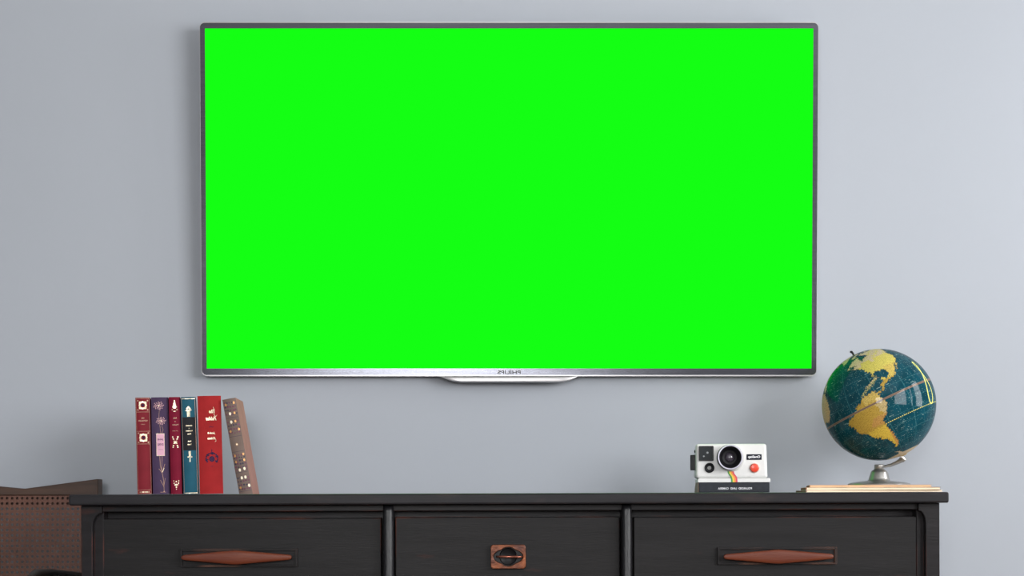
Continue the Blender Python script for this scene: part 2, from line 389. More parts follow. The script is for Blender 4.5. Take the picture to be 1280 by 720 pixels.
lathe_y(bm, [(W(11, yf), y - .0036), (W(10.2, yf), y - .006), (W(9, yf), y - .0045), (0, y - .0037)], cx, cz, 36)
link('pull_hollow', bm, mat('black_hollow', (15, 14, 17), .4, noise=.2, scale=50, spec=.3), dc, smooth=True)
bm = bmesh.new(); yb = yf - .008
tube(bm, [(x_(620.5, yb), yf + .002, cz + .0005), (x_(623, yb), yb + .002, cz + .0005), (x_(626, yb), yb, cz + .0005), (x_(646, yb), yb, cz), (x_(650, yb), yb + .002, cz), (x_(652.5, yb), yf + .002, cz)], [.0016, .002, .0024, .0024, .002, .0016], 12)
link('pull_bar', bm, mat('copper_bar', (150, 92, 76), .22, metal=.8, noise=.2, scale=60), dc, smooth=True)['label'] = 'thin polished bar'

# ------------------------------------------------------------------ chair
yc = .446
cxr = X(122.3, yc); cxm = X(28.5, yc); cxl = cxm - .225
ch = thing('cane_back_chair', 'dark wooden armchair with woven cane back, left of the sideboard', 'chair', ((cxr + cxl) / 2, .25, 0))
OX = -(cxr + cxl) / 2; OY = -.25
def cbox(bm, x0, x1, y0, y1, z0, z1): box(bm, x0 + OX, x1 + OX, y0 + OY, y1 + OY, z0, z1)
zcb = Z(619.3, yc)
bm = bmesh.new()
prism_xz(bm, [(cxl + OX, zcb), (cxr + OX, zcb), (cxr + OX, Z(598.6, yc)), (cxm + .003 + OX, Z(610.9, yc)), (cxm - .003 + OX, Z(610.9, yc)), (cxl + OX, Z(598.6, yc))], yc + OY, yc + .04 + OY)
link('crest_rail', bm, M['chair'], ch, bevel=.002)
zlow = ZC - .30
def cane(name, x0, x1, z0, z1, y, pit, pitz, hr, ox=0, oz=0):
    bm = bmesh.new(); nx = int((x1 - x0) / pit); nz = int((z1 - z0) / pitz); g = {}
    def V(x, z):
        k = (round(x * 20000), round(z * 20000))
        if k not in g: g[k] = bm.verts.new((x + OX, y + OY, z))
        return g[k]
    for i in range(nx):
        for j in range(nz):
            a = x1 - (i + 1) * pit; c = z1 - (j + 1) * pitz; mx, mz = a + pit / 2, c + pitz / 2
            o = [V(a + pit * u, c + pitz * v) for u, v in ((0, 0), (.5, 0), (1, 0), (1, .5), (1, 1), (.5, 1), (0, 1), (0, .5))]
            h = [bm.verts.new((mx + OX + hr * math.cos(t), y + OY, mz + hr * math.sin(t))) for t in [math.radians(225 + 45 * q) for q in range(8)]]
            for q in range(8): bm.faces.new((o[q], o[(q + 1) % 8], h[(q + 1) % 8], h[q]))
    o = link(name, bm, M['cane'], ch); s = o.modifiers.new('thick', 'SOLIDIFY'); s.thickness = .001; s.offset = 0
    return o
cane('cane_panel', cxl + .02, cxr - .017, zlow, zcb - .0005, yc + .004, .01118, .0117, .0032)
bm = bmesh.new(); cbox(bm, cxl + .02, cxr - .017, yc + .016, yc + .036, zcb - .024, zcb); link('cane_rail', bm, M['chair'], ch)
bm = bmesh.new(); cbox(bm, cxl + .02, cxr - .017, yc, yc + .04, zlow - .04, zlow); link('lower_rail', bm, M['chair'], ch, bevel=.003)
for a, b in ((cxl, cxl + .02), (cxr - .017, cxr)):
    bm = bmesh.new(); cbox(bm, a, b, yc + .001, yc + .039, 0, zcb); link('back_post', bm, M['chair'], ch, bevel=.002)
bm = bmesh.new(); prism_xy(bm, [(cxl + OX + .001, -.235), (cxr + OX - .001, -.235), (cxr + OX - .001, yc + OY - .0005), (cxl + OX + .001, yc + OY - .0005)], .40, .45); link('seat', bm, M['chairdark'], ch, bevel=.01)
for a in (cxl + .002, cxr - .032):
    bm = bmesh.new(); cbox(bm, a, a + .03, .02, .05, 0, .3999); link('front_leg', bm, M['chair'], ch, bevel=.003)
for side in (0, 1):
    bm = bmesh.new(); xa = (cxl + .016) if side == 0 else (X(97, .36) - .012)
    za = ZC - .171; pts = [(xa + OX, yc + OY + .002, za - .012), (xa + OX, .36 + OY, za - .004), (xa + OX, .2 + OY, za + .009), (xa + OX, .11 + OY, za + .012), (xa + OX, .065 + OY, za + .006)]
    tube(bm, pts, [.010, .010, .010, .011, .008], 14)
    tube(bm, [(xa + OX, .105 + OY, za), (xa + OX, .10 + OY, .45)], .011, 12)
    link('armrest', bm, M['chairdark'], ch, smooth=True)

# ------------------------------------------------------------------ books
GOLD = mat('gold_foil', (232, 205, 160), .3, metal=.35, noise=.25, scale=260, col2=(250, 240, 215))
PALEGOLD = mat('pale_gold_line', (178, 140, 118), .4, metal=.2, noise=.2, scale=120)
NAVY = mat('navy_print', (38, 20, 58), .6, spec=.2, noise=.15, scale=90)
PAGES = mat('page_edges', (214, 200, 178), .8, noise=.12, scale=8, stretch=(90, 1, 1))
BY, BD = .22, .142
def disc(bm, cx, cz, r, y, fn, mi=0, n=10, sz=1.0):
    c = [bm.verts.new((cx + r * math.cos(2 * PI * k / n), y + fn(cx + r * math.cos(2 * PI * k / n)), cz + sz * r * math.sin(2 * PI * k / n))) for k in range(n)]
    f = bm.faces.new(c); f.material_index = mi
def strip(bm, x0, x1, z0, z1, y, fn, mi=0, n=8):
    if x1 < x0: x0, x1 = x1, x0
    if abs(x1 - x0) < .004: n = 1
    a = [(bm.verts.new((x0 + (x1 - x0) * k / n, y + fn(x0 + (x1 - x0) * k / n), z0)), bm.verts.new((x0 + (x1 - x0) * k / n, y + fn(x0 + (x1 - x0) * k / n), z1))) for k in range(n + 1)]
    for p, q in zip(a, a[1:]):
        f = bm.faces.new((p[0], q[0], q[1], p[1])); f.material_index = mi
def line(bm, pts, w, y, fn, mi=0):
    for (a, b) in zip(pts, pts[1:]):
        d = Vector((b[0] - a[0], b[1] - a[1])); 
        if d.length < 1e-7: continue
        nrm = Vector((-d.y, d.x)).normalized() * w / 2
        c = [(a[0] + nrm.x, a[1] + nrm.y), (b[0] + nrm.x, b[1] + nrm.y), (b[0] - nrm.x, b[1] - nrm.y), (a[0] - nrm.x, a[1] - nrm.y)]
        f = bm.faces.new([bm.verts.new((p, y + fn(p), q)) for p, q in c]); f.material_index = mi
def book(label, xb0, xb1, ht, lean, cloth, deco=None, decos=(), depth=BD, yb=BY, yaw=math.radians(10.8), side=None, slump=False):
    """xb0, xb1: left and right pixel of the spine's foot"""
    x0, x1 = X(xb0, yb), X(xb1, yb); w = x1 - x0; cx = (x0 + x1) / 2
    # pivot at the corner that touches the wood
    px_ = x0 if lean > 0 else x1
    root = thing('book', label, 'book', (px_, yb, top_z(cx) + .0003), (0, -math.radians(lean), yaw), 'books standing on the sideboard')
    off = cx - px_
    w *= .994; off *= .994
    bulge = min(.0028, w * .12)
    fn = lambda x: -bulge * (1 - (2 * (x - off) / w) ** 2) + bulge
    N = 10; t = .0022
    pts = [(off - w / 2 + w * k / N, fn(off - w / 2 + w * k / N)) for k in range(N + 1)]
    outer = pts + [(off + w / 2, depth)] + [(off + w / 2 - t, depth), (off + w / 2 - t, .007), (off - w / 2 + t, .007), (off - w / 2 + t, depth), (off - w / 2, depth)]
    bm = bmesh.new()
    a = [bm.verts.new((p, q, 0)) for p, q in outer]; b = [bm.verts.new((p, q, ht)) for p, q in outer]; n = len(outer)
    for i in range(n): bm.faces.new((a[i], a[(i + 1) % n], b[(i + 1) % n], b[i]))
    for ring in (a, b):
        bm.faces.new(ring[:N + 1] + [ring[n - 3], ring[n - 4]][::1] if False else [*ring[:N + 1], ring[N + 3], ring[N + 4]])
        bm.faces.new([ring[N], ring[N + 1], ring[N + 2], ring[N + 3]])
        bm.faces.new([ring[0], ring[N + 4], ring[N + 5], ring[N + 6]])
    bm.normal_update()
    for f in bm.faces:
        if side and abs(f.normal.x) > .9 and f.calc_area() > .005: f.material_index = 1
    sl = math.tan(math.radians(lean))
    if slump:
        for v in bm.verts:
            if v.co.z < .001: v.co.z = -v.co.x * sl
    nf = len(bm.faces)
    if deco:
        deco(bm, off, w, ht, fn); bm.faces.ensure_lookup_table()
        for f in bm.faces[nf:]: f.material_index += 2
    link('cover', bm, [cloth, side or cloth] + list(decos), root)
    bm = bmesh.new(); vs = box(bm, off - w / 2 + t + .0002, off + w / 2 - t - .0002, .0072, depth - .003, .003, ht - .003)
    if slump:
        for v in vs:
            if v.co.z < .01: v.co.z = .002 - v.co.x * sl
    link('page_block', bm, PAGES, root)
    return root
E = -.0004
def cloth(name, c, n=.12): return mat(name, tuple(v * .93 for v in c), .7, noise=n, scale=30, bump=.25, bscale=900, spec=.2)
k1 = W(1, BY)
def hz(py): return (617.6 - py) * k1          # height above the book foot of an image row
def d1(bm, c, w, h, fn):
    m = w / 2 - .0014
    for z in (hz(497.9), hz(514.8), hz(539), hz(554.8), hz(612.5), hz(617)): strip(bm, c - m, c + m, z - .0003, z + .0003, E, fn, 1)
    for s in (-1, 1): strip(bm, c + s * m - .0003, c + s * m + .0003, .001, h - .001, E, fn, 1)
    for zc_ in (hz(506.4), hz(547)):
        for q in range(12):
            a = 2 * PI * q / 12; disc(bm, c + .0065 * math.cos(a), zc_ + .0068 * math.sin(a), .0022, E, fn, 0, 6)
        for sx in (-1, 1):
            for sz in (-1, 1): disc(bm, c + sx * .0098, zc_ + sz * .0095, .0018, E, fn, 1, 5)
        for q in range(4): disc(bm, c + .0078 * math.cos(PI / 4 + q * PI / 2), zc_ + .0082 * math.sin(PI / 4 + q * PI / 2), .0024, E, fn, 0, 6)
        disc(bm, c + .0005, zc_ + .0002, .0026, E * 1.3, fn, 2, 8)
    for q in range(-3, 4): disc(bm, c + q * .003, hz(615), .0015, E, fn, 0 if abs(q) == 1 or q == 2 else 1, 6)
    text(bm, 'THE', c, hz(522.5), E, weight=.03, height=.0024, fn=fn, mi=1); text(bm, 'VOYAGES', c, hz(525.8), E, weight=.03, width=.019, height=.003, fn=fn, mi=1); text(bm, 'VERNE', c, hz(530.3), E, height=.0018, fn=fn, mi=1)
book('dark red book with two square gold ornaments, leftmost in the row', 171.7, 189.7, hz(496.8), 1.25, cloth('dark_red_cloth', (132, 34, 46)), d1, (GOLD, PALEGOLD, NAVY))
PINKGOLD = mat('rose_foil', (210, 162, 166), .45, noise=.25, scale=200)
PINK = mat('pink_label', (216, 164, 184), .6, noise=.05, scale=40)
VIOLET = mat('violet_print', (96, 48, 92), .6, noise=.1, scale=90)
def d2(bm, c, w, h, fn):
    for (dx, py, R) in ((-.002, 507, .0105), (.0022, 526, .0100)):
        for q in range(26):
            a = q * 2.4; r = R * math.sqrt((q + 1) / 26)
            disc(bm, c + dx + r * math.cos(a), hz(py) + r * math.sin(a) * .82, .0011, E, fn, 0, 5)
            if q % 2: line(bm, [(c + dx, hz(py)), (c + dx + r * .9 * math.cos(a), hz(py) + r * .8 * math.sin(a))], .0003, E, fn, 0)
        disc(bm, c + dx, hz(py), .0014, E * 1.2, fn, 1, 6)
    line(bm, [(c - .001, hz(513)), (c - .002, hz(520)), (c + .001, hz(542))], .0005, E, fn, 3); line(bm, [(c + .003, hz(532)), (c + .006, hz(537)), (c + .003, hz(542))], .0005, E, fn, 3)
    strip(bm, c - .0082, c + .0082, hz(569.7), hz(541.8), E, fn, 1); strip(bm, c - .0076, c + .0076, hz(569.2), hz(542.3), E * 1.6, fn, 2)
    text(bm, 'JANE', c, hz(549.5), E * 2, weight=.03, width=.0118, height=.0045, fn=fn, mi=4); text(bm, 'EYRE', c, hz(555.6), E * 2, weight=.03, width=.0118, height=.0045, fn=fn, mi=4); text(bm, 'BRONTE', c, hz(561.8), E * 2, width=.0078, height=.0014, fn=fn, mi=4)
    line(bm, [(c - .002, hz(570)), (c - .001, hz(582)), (c + .0025, hz(592)), (c + .005, hz(601)), (c + .0055, hz(615))], .0007, E, fn, 3)
    line(bm, [(c + .003, hz(570)), (c + .0015, hz(583)), (c + .0025, hz(592))], .0006, E, fn, 3)
    line(bm, [(c - .004, hz(586)), (c + .0022, hz(591)), (c + .008, hz(580))], .0007, E, fn, 3); line(bm, [(c - .0015, hz(600)), (c + .005, hz(608)), (c + .008, hz(598))], .0006, E, fn, 3)
    line(bm, [(c + .003, hz(590)), (c + .0062, hz(585))], .0013, E, fn, 1); line(bm, [(c - .002, hz(615.2)), (c + .009, hz(615.2))], .0006, E, fn, 3); disc(bm, c + .0055, hz(614.4), .0014, E, fn, 3, 6)
book('purple book with pink label and dandelion drawing on its spine', 191.2, 212.2, hz(496.4), 1.15, cloth('purple_cloth', (76, 58, 88)), d2, (PINKGOLD, GOLD, PINK, PALEGOLD, VIOLET))
def d3(bm, c, w, h, fn):
    for q in range(5): disc(bm, c, hz(506 - q * 1.9 + 2.5), (.0042 - q * .0007), E, fn, 0, 6)
    for s in (-1, 1):
        disc(bm, c + s * .0046, hz(512), .0016, E, fn, 1, 6); disc(bm, c + s * .0035, hz(508.5), .0014, E, fn, 0, 6); disc(bm, c + s * .0012, hz(514), .0011, E, fn, 0, 6)
        for (dx, py, r) in ((.0052, 546.2, .0016), (.004, 548.5, .0014), (.0024, 551.5, .0018), (.0028, 554, .0014), (.004, 557, .0016), (.0048, 559, .0014), (.0032, 549, .0012)): disc(bm, c + s * dx, hz(py), r, E, fn, 0 if r < .0016 or dx > .003 else 1, 7)
        for (dx, py, r) in ((.005, 601, .0012), (.0044, 604, .0015), (.0024, 606, .0016)): disc(bm, c + s * dx, hz(py), r, E, fn, 0, 6)
    disc(bm, c, hz(553), .0025, E, fn, 0, 8)
    for py, r in ((602, .0014), (606, .0022), (609, .0016), (611.5, .001)): disc(bm, c, hz(py), r, E, fn, 0, 7)
    text(bm, 'Pride', c + .0005, hz(522.5), E, weight=.02, width=.0072, height=.0038, shear=.25, fn=fn, mi=1); text(bm, '&', c + .0005, hz(526.8), E, height=.0028, fn=fn, mi=1)
    text(bm, 'Prejudice', c + .001, hz(531), E, weight=.02, width=.0125, height=.0036, shear=.25, fn=fn, mi=1); text(bm, 'Jane Austen', c, hz(538.6), E, width=.0115, height=.0026, shear=.2, fn=fn, mi=1)
book('narrow crimson book with gold ornaments between purple and teal books', 213.7, 227.6, hz(496.2), 1.35, cloth('crimson_cloth', (126, 14, 46)), d3, (GOLD, PALEGOLD))
SLATE = mat('slate_panel', (42, 42, 45), .8, spec=.1, noise=.1, scale=60)
TEAL = cloth('teal_cloth', (34, 92, 112))
def d4(bm, c, w, h, fn):
    m = w / 2 - .0016
    strip(bm, c - m, c + m, hz(563), hz(521.6), E, fn, 2)
    for s in (-1, 1): strip(bm, c + s * m - .0003, c + s * m + .0003, .001, h - .001, E * 1.5, fn, 1)
    for z in (hz(498.5), hz(616.4)): strip(bm, c - m, c + m, z - .0007, z + .0007, E * 1.5, fn, 0)
    for a, b, ww in ((-.0062, .0062, .0016), (-.003, .003, .003)): line(bm, [(c + a, hz(513.5)), (c + b, hz(512.5))], ww, E, fn, 0)
    for q in range(-2, 3): disc(bm, c + q * .0015, hz(508.8 + abs(q)), .0018, E, fn, 0, 6)
    for q in (-1, 0, 1): line(bm, [(c + q * .0022, hz(512)), (c + q * .0022, hz(520.8))], .0013, E, fn, 0)
    for q in (-1, 0, 1): line(bm, [(c + q * .0017, hz(564)), (c + q * .0014, hz(571))], .001, E, fn, 0)
    disc(bm, c - .0036, hz(571.3), .0013, E, fn, 0, 6); disc(bm, c + .0036, hz(571.3), .0013, E, fn, 0, 6); line(bm, [(c, hz(569)), (c, hz(577.5))], .0016, E, fn, 0)
    kw = dict(fn=fn, mi=0, weight=.035)
    text(bm, 'Adventures', c, hz(532), E * 2, width=.0128, height=.0030, **kw); text(bm, 'of', c, hz(535.4), E * 2, height=.0020, fn=fn, mi=0)
    text(bm, 'Huckleberry', c, hz(538.8), E * 2, width=.0135, height=.0032, **kw); text(bm, 'Finn', c, hz(542.4), E * 2, width=.007, height=.0028, **kw)
    text(bm, 'Mark', c, hz(551.6), E * 2, width=.007, height=.0030, **kw); text(bm, 'Twain', c, hz(555.6), E * 2, width=.008, height=.0030, **kw)
book('teal book with dark grey panel and gold lettering on its spine', 229.6, 248.0, hz(496.3), 1.8, TEAL, d4, (GOLD, PALEGOLD, SLATE))
def d5(bm, c, w, h, fn):
    kw = dict(fn=fn, mi=0, shear=.3, weight=.045)
    o = .0035
    text(bm, 'The', c + o + .001, hz(514.5), E, width=.0115, height=.0074, **kw); text(bm, 'Fables', c + o - .001, hz(523.3), E, width=.0215, height=.0080, **kw)
    line(bm, [(c + o + .004, hz(509)), (c + o + .0065, hz(513)), (c + o + .0055, hz(519)), (c + o + .009, hz(521)), (c + o + .0115, hz(519))], .0007, E, fn, 0)
    text(bm, 'Jacob &', c + o - .001, hz(541.8), E, width=.0158, height=.0055, **kw); text(bm, 'Grimm', c + o - .001, hz(548), E, width=.0158, height=.0055, **kw)
    line(bm, [(c + o + .007, hz(549)), (c + o + .0085, hz(551.5)), (c + o + .006, hz(552.5))], .0006, E, fn, 0)
    line(bm, [(c + o - .005, hz(534.3)), (c + o - .002, hz(533)), (c + o + .001, hz(534.2)), (c + o + .004, hz(533.6))], .0009, E, fn, 1)
    cz_ = hz(574); cc = c + .0025
    disc(bm, cc, cz_, .0056, E, fn, 1, 16, 1.05); disc(bm, cc, hz(567), .0024, E, fn, 1, 8); line(bm, [(cc, hz(562)), (cc, hz(568))], .0014, E, fn, 1)
    for q in range(14):
        a = math.radians(-215 + q * 250 / 13 + 215 - 35); r = .0118
        xx, zz = cc + r * math.cos(a), cz_ + .001 + r * .95 * math.sin(a)
        disc(bm, xx, zz, .0018 if q % 3 else .0025, E, fn, 1, 6)
        if q % 3 == 0: disc(bm, cc + (r - .003) * math.cos(a), cz_ + .001 + (r - .003) * math.sin(a), .0014, E, fn, 1, 5)
    text(bm, '~~~', cc, hz(583.3), E, width=.0055, height=.0014, fn=fn, mi=1)
    for r in (.0022, .0034): 
        for q in range(10): disc(bm, cc + r * math.cos(q * .628), cz_ + r * math.sin(q * .628), .0003, E * 2, fn, 2, 4)
book('thick bright red book with gold title and blue emblem on its spine', 249.9, 278.9, hz(494.9), 1.45, cloth('bright_red_cloth', (168, 34, 36)), d5, (GOLD, NAVY, mat('red_dot', (150, 60, 80), .6, noise=.1)))
PLUM = mat('plum_print', (104, 52, 74), .6, noise=.3, scale=180); AMBER = mat('amber_foil', (205, 150, 92), .35, metal=.3, noise=.2, scale=200); DARK = mat('dark_print', (56, 46, 64), .6, noise=.2, scale=100)
BRIGHT = mat('bright_foil', (250, 232, 205), .3, noise=.1, scale=100)
def d6(bm, c, w, h, fn):
    g = [(.895, .075, 0), (.70, .075, 1), (.325, .10, 2), (.105, .075, 3)]
    for cz_, hh, kind in g:
        z = h * cz_; H2 = h * hh; rows = 4 if kind != 2 else 6
        rnd = random.Random(kind)
        for i in range(rows):
            for j in range(5):
                disc(bm, c + (j - 2) * w * .19 + rnd.uniform(-.0006, .0006), z + H2 * (2 * i / (rows - 1) - 1) * .8 + rnd.uniform(-.001, .001), rnd.uniform(.0014, .0023), E, fn, rnd.choice((0, 0, 2)), 6)
        spots = {0: [(-.3, .6, 1), (.32, .75, 1), (-.1, -.72, 3), (.24, -.68, 1)], 1: [(-.12, .72, 3), (.2, .76, 1), (-.3, -.55, 1), (.35, -.4, 1)], 2: [(-.3, .75, 1), (.34, .8, 1), (-.3, .1, 1), (.34, .18, 1), (-.12, -.8, 3), (.24, -.72, 3)], 3: [(-.08, .75, 3), (.2, .78, 3), (-.3, -.6, 1), (.36, -.45, 3)]}[kind]
        for u, v, mm in spots: disc(bm, c + u * w, z + v * H2, .0021 if mm == 1 else .0025, E * 1.5, fn, mm, 8, 1.4)
    disc(bm, c, h * .515, .0018, E, fn, 3, 8)
    for q in range(4): line(bm, [(c - .003 * math.cos(q * PI / 4), h * .515 - .003 * math.sin(q * PI / 4)), (c + .003 * math.cos(q * PI / 4), h * .515 + .003 * math.sin(q * PI / 4))], .0006, E, fn, 1)
    for z in (.80, .60, .44, .22, .02): strip(bm, c - w * .46, c + w * .46, h * z - .0003, h * z + .0003, E, fn, 4)
b6 = book('grey brown book with floral spine leaning over to the left', 298.8, 315.4, W(119.5, BY), 10.1, cloth('grey_brown_cloth', (122, 104, 96)), d6, (PLUM, AMBER, DARK, BRIGHT, DARK), depth=.14, yaw=math.radians(3.4), slump=True, side=mat('reddened_board', (164, 112, 106), .7, noise=.1, scale=30))  # rosy board, reddened in colour to offset the screen's green light

# ------------------------------------------------------------------ instant camera
YC = .24
c0 = X(914, YC + .02); zb = top_z(c0)
cam_t = thing('instant_camera', 'white and black vintage instant camera with rainbow stripe, front lens and red button', 'camera', (c0, YC, zb), (0, -ROLL, math.radians(-3.5)))
q1 = W(1, YC)
def kx(px): return (px - 640) * (3 + YC) / F - c0
def kz(py): return (615.0 - py) * q1
WHITE = mat('white_plastic', (226, 226, 224), .35, noise=.02, scale=20, coat=.2)
BLACKP = mat('black_plastic', (24, 25, 28), .4, spec=.25, noise=.1, scale=60, bump=.1, bscale=700)
DKGREY = mat('textured_black_plastic', (38, 42, 49), .5, spec=.25, noise=.15, scale=120, bump=.3, bscale=900)
GLASS = mat('dark_glass', (16, 14, 22), .04, noise=.1, scale=5, coat=1)
TAN = mat('tan_plastic', (150, 128, 108), .5, noise=.1, scale=30)
REDB = mat('red_button', (232, 62, 24), .35, noise=.04, scale=30, coat=.3)
# base (film compartment)
bm = bmesh.new(); box(bm, kx(874), kx(961.6), .0, .135, 0.0005, kz(602.2)); link('base', bm, DKGREY, cam_t, bevel=.0012)
bm = bmesh.new(); prism_yz(bm, [(.006, kz(602.2)), (.09, kz(602.2)), (.128, kz(611)), (.128, .0006), (.006, .0006)], kx(873.2) - .0008, kx(874) - .0002); link('side_panel', bm, TAN, cam_t)['label'] = 'tan side panel'
# lower flange
bm = bmesh.new(); prism_xz(bm, rrect(kx(872.6), kx(962.6), kz(602.2), kz(597.0), (.0006, .003, .003, .0006), 4), -.002, .1); link('front_flange', bm, WHITE, cam_t, bevel=.0012)
# upper body
bm = bmesh.new()
prism_yz(bm, [(0, kz(597)), (.0, kz(554.0)), (.03, kz(554.0)), (.045, kz(558)), (.085, kz(597))], kx(870.5), kx(958))
for v in bm.verts:
    if v.co.z < kz(590): v.co.x += .0025 if v.co.x > 0 else -.0002
link('body', bm, WHITE, cam_t, bevel=.0055, seg=4)
# viewfinder and flash window
bm = bmesh.new(); ring_frame(bm, rrect(kx(873.8), kx(892.2), kz(575.3), kz(556.6), .002, 4), rrect(kx(875.2), kx(890.8), kz(573.8), kz(558.2), .0015, 4), -.004, .001); link('viewfinder_frame', bm, BLACKP, cam_t)
bm = bmesh.new(); prism_xz(bm, rrect(kx(875.2), kx(890.8), kz(573.8), kz(558.2), .0015, 4), -.0015, .001); v_ = link('viewfinder_glass', bm, mat('grey_window_glass', (26, 32, 36), .25, noise=.3, scale=60, spec=.15), cam_t)
bm = bmesh.new()
disc(bm, kx(884.6), kz(565), .0022, -.0022, lambda x: 0, 0, 10); disc(bm, kx(880), kz(569.5), .0018, -.0022, lambda x: 0, 0, 10)
for a_ in (kx(884.6), kx(880)): pass
link('viewfinder_lens', bm, mat('pale_lens', (150, 156, 160), .2, noise=.3, scale=300), v_)
# light sensor
bm = bmesh.new(); lathe_y(bm, [(W(6.2, YC), .001), (W(6.2, YC), -.003), (W(5.4, YC), -.0036), (W(4.8, YC), -.0015), (W(2.4, YC), .0), (0, .0)], kx(887), kz(584), 32); link('light_sensor', bm, BLACKP, cam_t, smooth=True)
# lens
lcx, lcz = kx(914.4), kz(571.2)
bm = bmesh.new(); lathe_y(bm, [(W(17.0, YC), .001), (W(17.0, YC), -.0025), (W(16.2, YC), -.004), (W(14, YC), -.004), (W(14, YC), .0005), (W(17, YC), .001)], lcx, lcz, 56); link('lens_surround', bm, WHITE, cam_t, smooth=True)
bcx = kx(911.6); WC = lambda n: W(n, YC - .03)
bm = bmesh.new(); lathe_y(bm, [(W(15.8, YC), -.0035), (WC(15.8), -.028), (WC(15.3), -.0295), (WC(13.6), -.030), (WC(13.3), -.0285), (WC(11), -.018), (WC(9.6), -.016), (WC(9.0), -.0125), (WC(6.2), -.0115), (WC(5.4), -.0095), (0, -.0095)], bcx, lcz, 56); barrel = link('lens_barrel', bm, mat('lens_black', (17, 16, 21), .55, noise=.1, scale=40, spec=.3), cam_t, smooth=True)
bm = bmesh.new(); lathe_y(bm, [(WC(15.7), -.0285), (WC(15.3), -.0306), (WC(14.4), -.0308), (WC(13.9), -.0300)], bcx, lcz, 56); link('lens_rim', bm, mat('pale_rim', (205, 203, 218), .3, noise=.05, scale=20), barrel, smooth=True)
bm = bmesh.new(); lathe_y(bm, [(W(5.8, YC), -.0100), (W(5, YC), -.0125), (W(3, YC), -.0145), (0, -.0153)], bcx, lcz, 32); link('lens_glass', bm, mat('lens_glass', (70, 64, 74), .05, noise=.2, scale=90, coat=1), barrel, smooth=True)
# rainbow stripe
bm = bmesh.new(); cs = []
path = [(588.5, 909.3), (591.5, 910.2), (595, 912.8), (598, 913.6), (602, 913.9)]
for i in range(4):
    for (pa, xa), (pb, xb) in zip(path, path[1:]):
        fl = lambda p: -.0004 if p <= 597 else -.0024
        sp = 2.0
        a0, a1, b0, b1 = xa + sp * i, xa + sp * (i + 1), xb + sp * i, xb + sp * (i + 1)
        yy = -.0004 if pb <= 596 else -.0024
        f = bm.faces.new([bm.verts.new((kx(a0), yy, kz(pa))), bm.verts.new((kx(a1), yy, kz(pa))), bm.verts.new((kx(b1), yy, kz(pb))), bm.verts.new((kx(b0), yy, kz(pb)))]); f.material_index = i
link('rainbow_stripe', bm, [mat('stripe_green', (60, 150, 66), .5, noise=.02), mat('stripe_yellow', (240, 205, 70), .5, noise=.02), mat('stripe_orange', (240, 140, 60), .5, noise=.02), mat('stripe_red', (212, 60, 84), .5, noise=.02)], cam_t)
# badge, button, lettering
bm = bmesh.new(); prism_xz(bm, rrect(kx(933.2), kx(951.8), kz(574.2), kz(567.2), .0008, 3), -.0012, .0005); bd = link('name_badge', bm, mat('badge_black', (20, 24, 38), .5, spec=.2, noise=.05), cam_t)
bm = bmesh.new(); text(bm, 'OneStep', kx(942.5), kz(570.8), -.0016, width=W(15, YC), height=W(4.2, YC), weight=.035); link('badge_lettering', bm, mat('white_print', (235, 235, 240), .5, noise=.02), bd)
bm = bmesh.new(); [text(bm, t_, kx(c_), kz(609.8), -.0004, width=W(w_, YC), height=W(2.7, YC), weight=.03) for t_, c_, w_ in (('CAMERA', 904.2, 13.2), ('LAND', 917, 8), ('POLAROID', 931.4, 16.6))]; link('base_lettering', bm, mat('white_print', (225, 225, 230), .5, noise=.02), cam_t)
bm = bmesh.new(); lathe_y(bm, [(W(6.2, YC), .001), (W(6.2, YC), -.0012), (W(5.6, YC), -.002), (W(5.3, YC), -.001)], kx(942.8), kz(584.4), 32); link('button_ring', bm, mat('salmon_ring', (226, 190, 178), .4, noise=.02), cam_t, smooth=True)
bm = bmesh.new(); lathe_y(bm, [(W(5.3, YC), .0), (W(5.3, YC), -.004), (W(4.7, YC), -.0058), (W(3, YC), -.0064), (0, -.0066)], kx(942.8), kz(584.4), 32); link('shutter_button', bm, REDB, cam_t, smooth=True)
# strap lug block on the side
bm = bmesh.new(); xs = kx(870.5); prism_yz(bm, rrect(.034, .048, kz(586.5), kz(567), .002, 3), xs - .0098, xs + .002); link('side_knob', bm, BLACKP, cam_t, bevel=.0012)
bm = bmesh.new(); tube(bm, [(xs + .002, .03, kz(563)), (xs - .002, .03, kz(563))], .003, 12); link('side_pin', bm, BLACKP, cam_t)

# ------------------------------------------------------------------ booklets under the globe
def booklet(label, corners, z0, z1, cov, pg, spine):
    """corners: four x,y points, front-left first, going right"""
    cx = sum(c[0] for c in corners) / 4; cy_ = sum(c[1] for c in corners) / 4
    r = thing('booklet', label, 'booklet', (cx, cy_, z0), (0, -ROLL, 0), 'booklets under the globe')
    P = [(a - cx, b - cy_) for a, b in corners]; t = .0007; h = z1 - z0
    bm = bmesh.new(); prism_xy(bm, P, 0, t); prism_xy(bm, P, h - t, h)
    a, d = P[0], P[3]; prism_xy(bm, [a, (a[0] + .002, a[1]), (d[0] + .002, d[1]), d], t, h - t, 1)
    link('cover', bm, [cov, spine], r)
    Q = [(a[0] + .0022, a[1] + .0012), (P[1][0] - .002, P[1][1] + .0012), (P[2][0] - .002, P[2][1] - .002), (d[0] + .0022, d[1] - .002)]
    bm = bmesh.new(); prism_xy(bm, Q, t + .00005, h - t - .00005); link('page_block', bm, pg, r)
    return r
CREAM = mat('cream_paper', (240, 220, 190), .8, noise=.08, scale=10, stretch=(6, 6, 200))
TANC = mat('tan_card', (206, 150, 104), .7, noise=.12, scale=20, col2=(226, 180, 138))
BRN = mat('brown_edge_cover', (138, 102, 78), .7, noise=.3, scale=40, col2=(214, 184, 152))
SPN = mat('brown_spine', (132, 84, 66), .7, noise=.3, scale=60)
WHT = mat('white_card', (236, 222, 204), .7, noise=.06, scale=25)
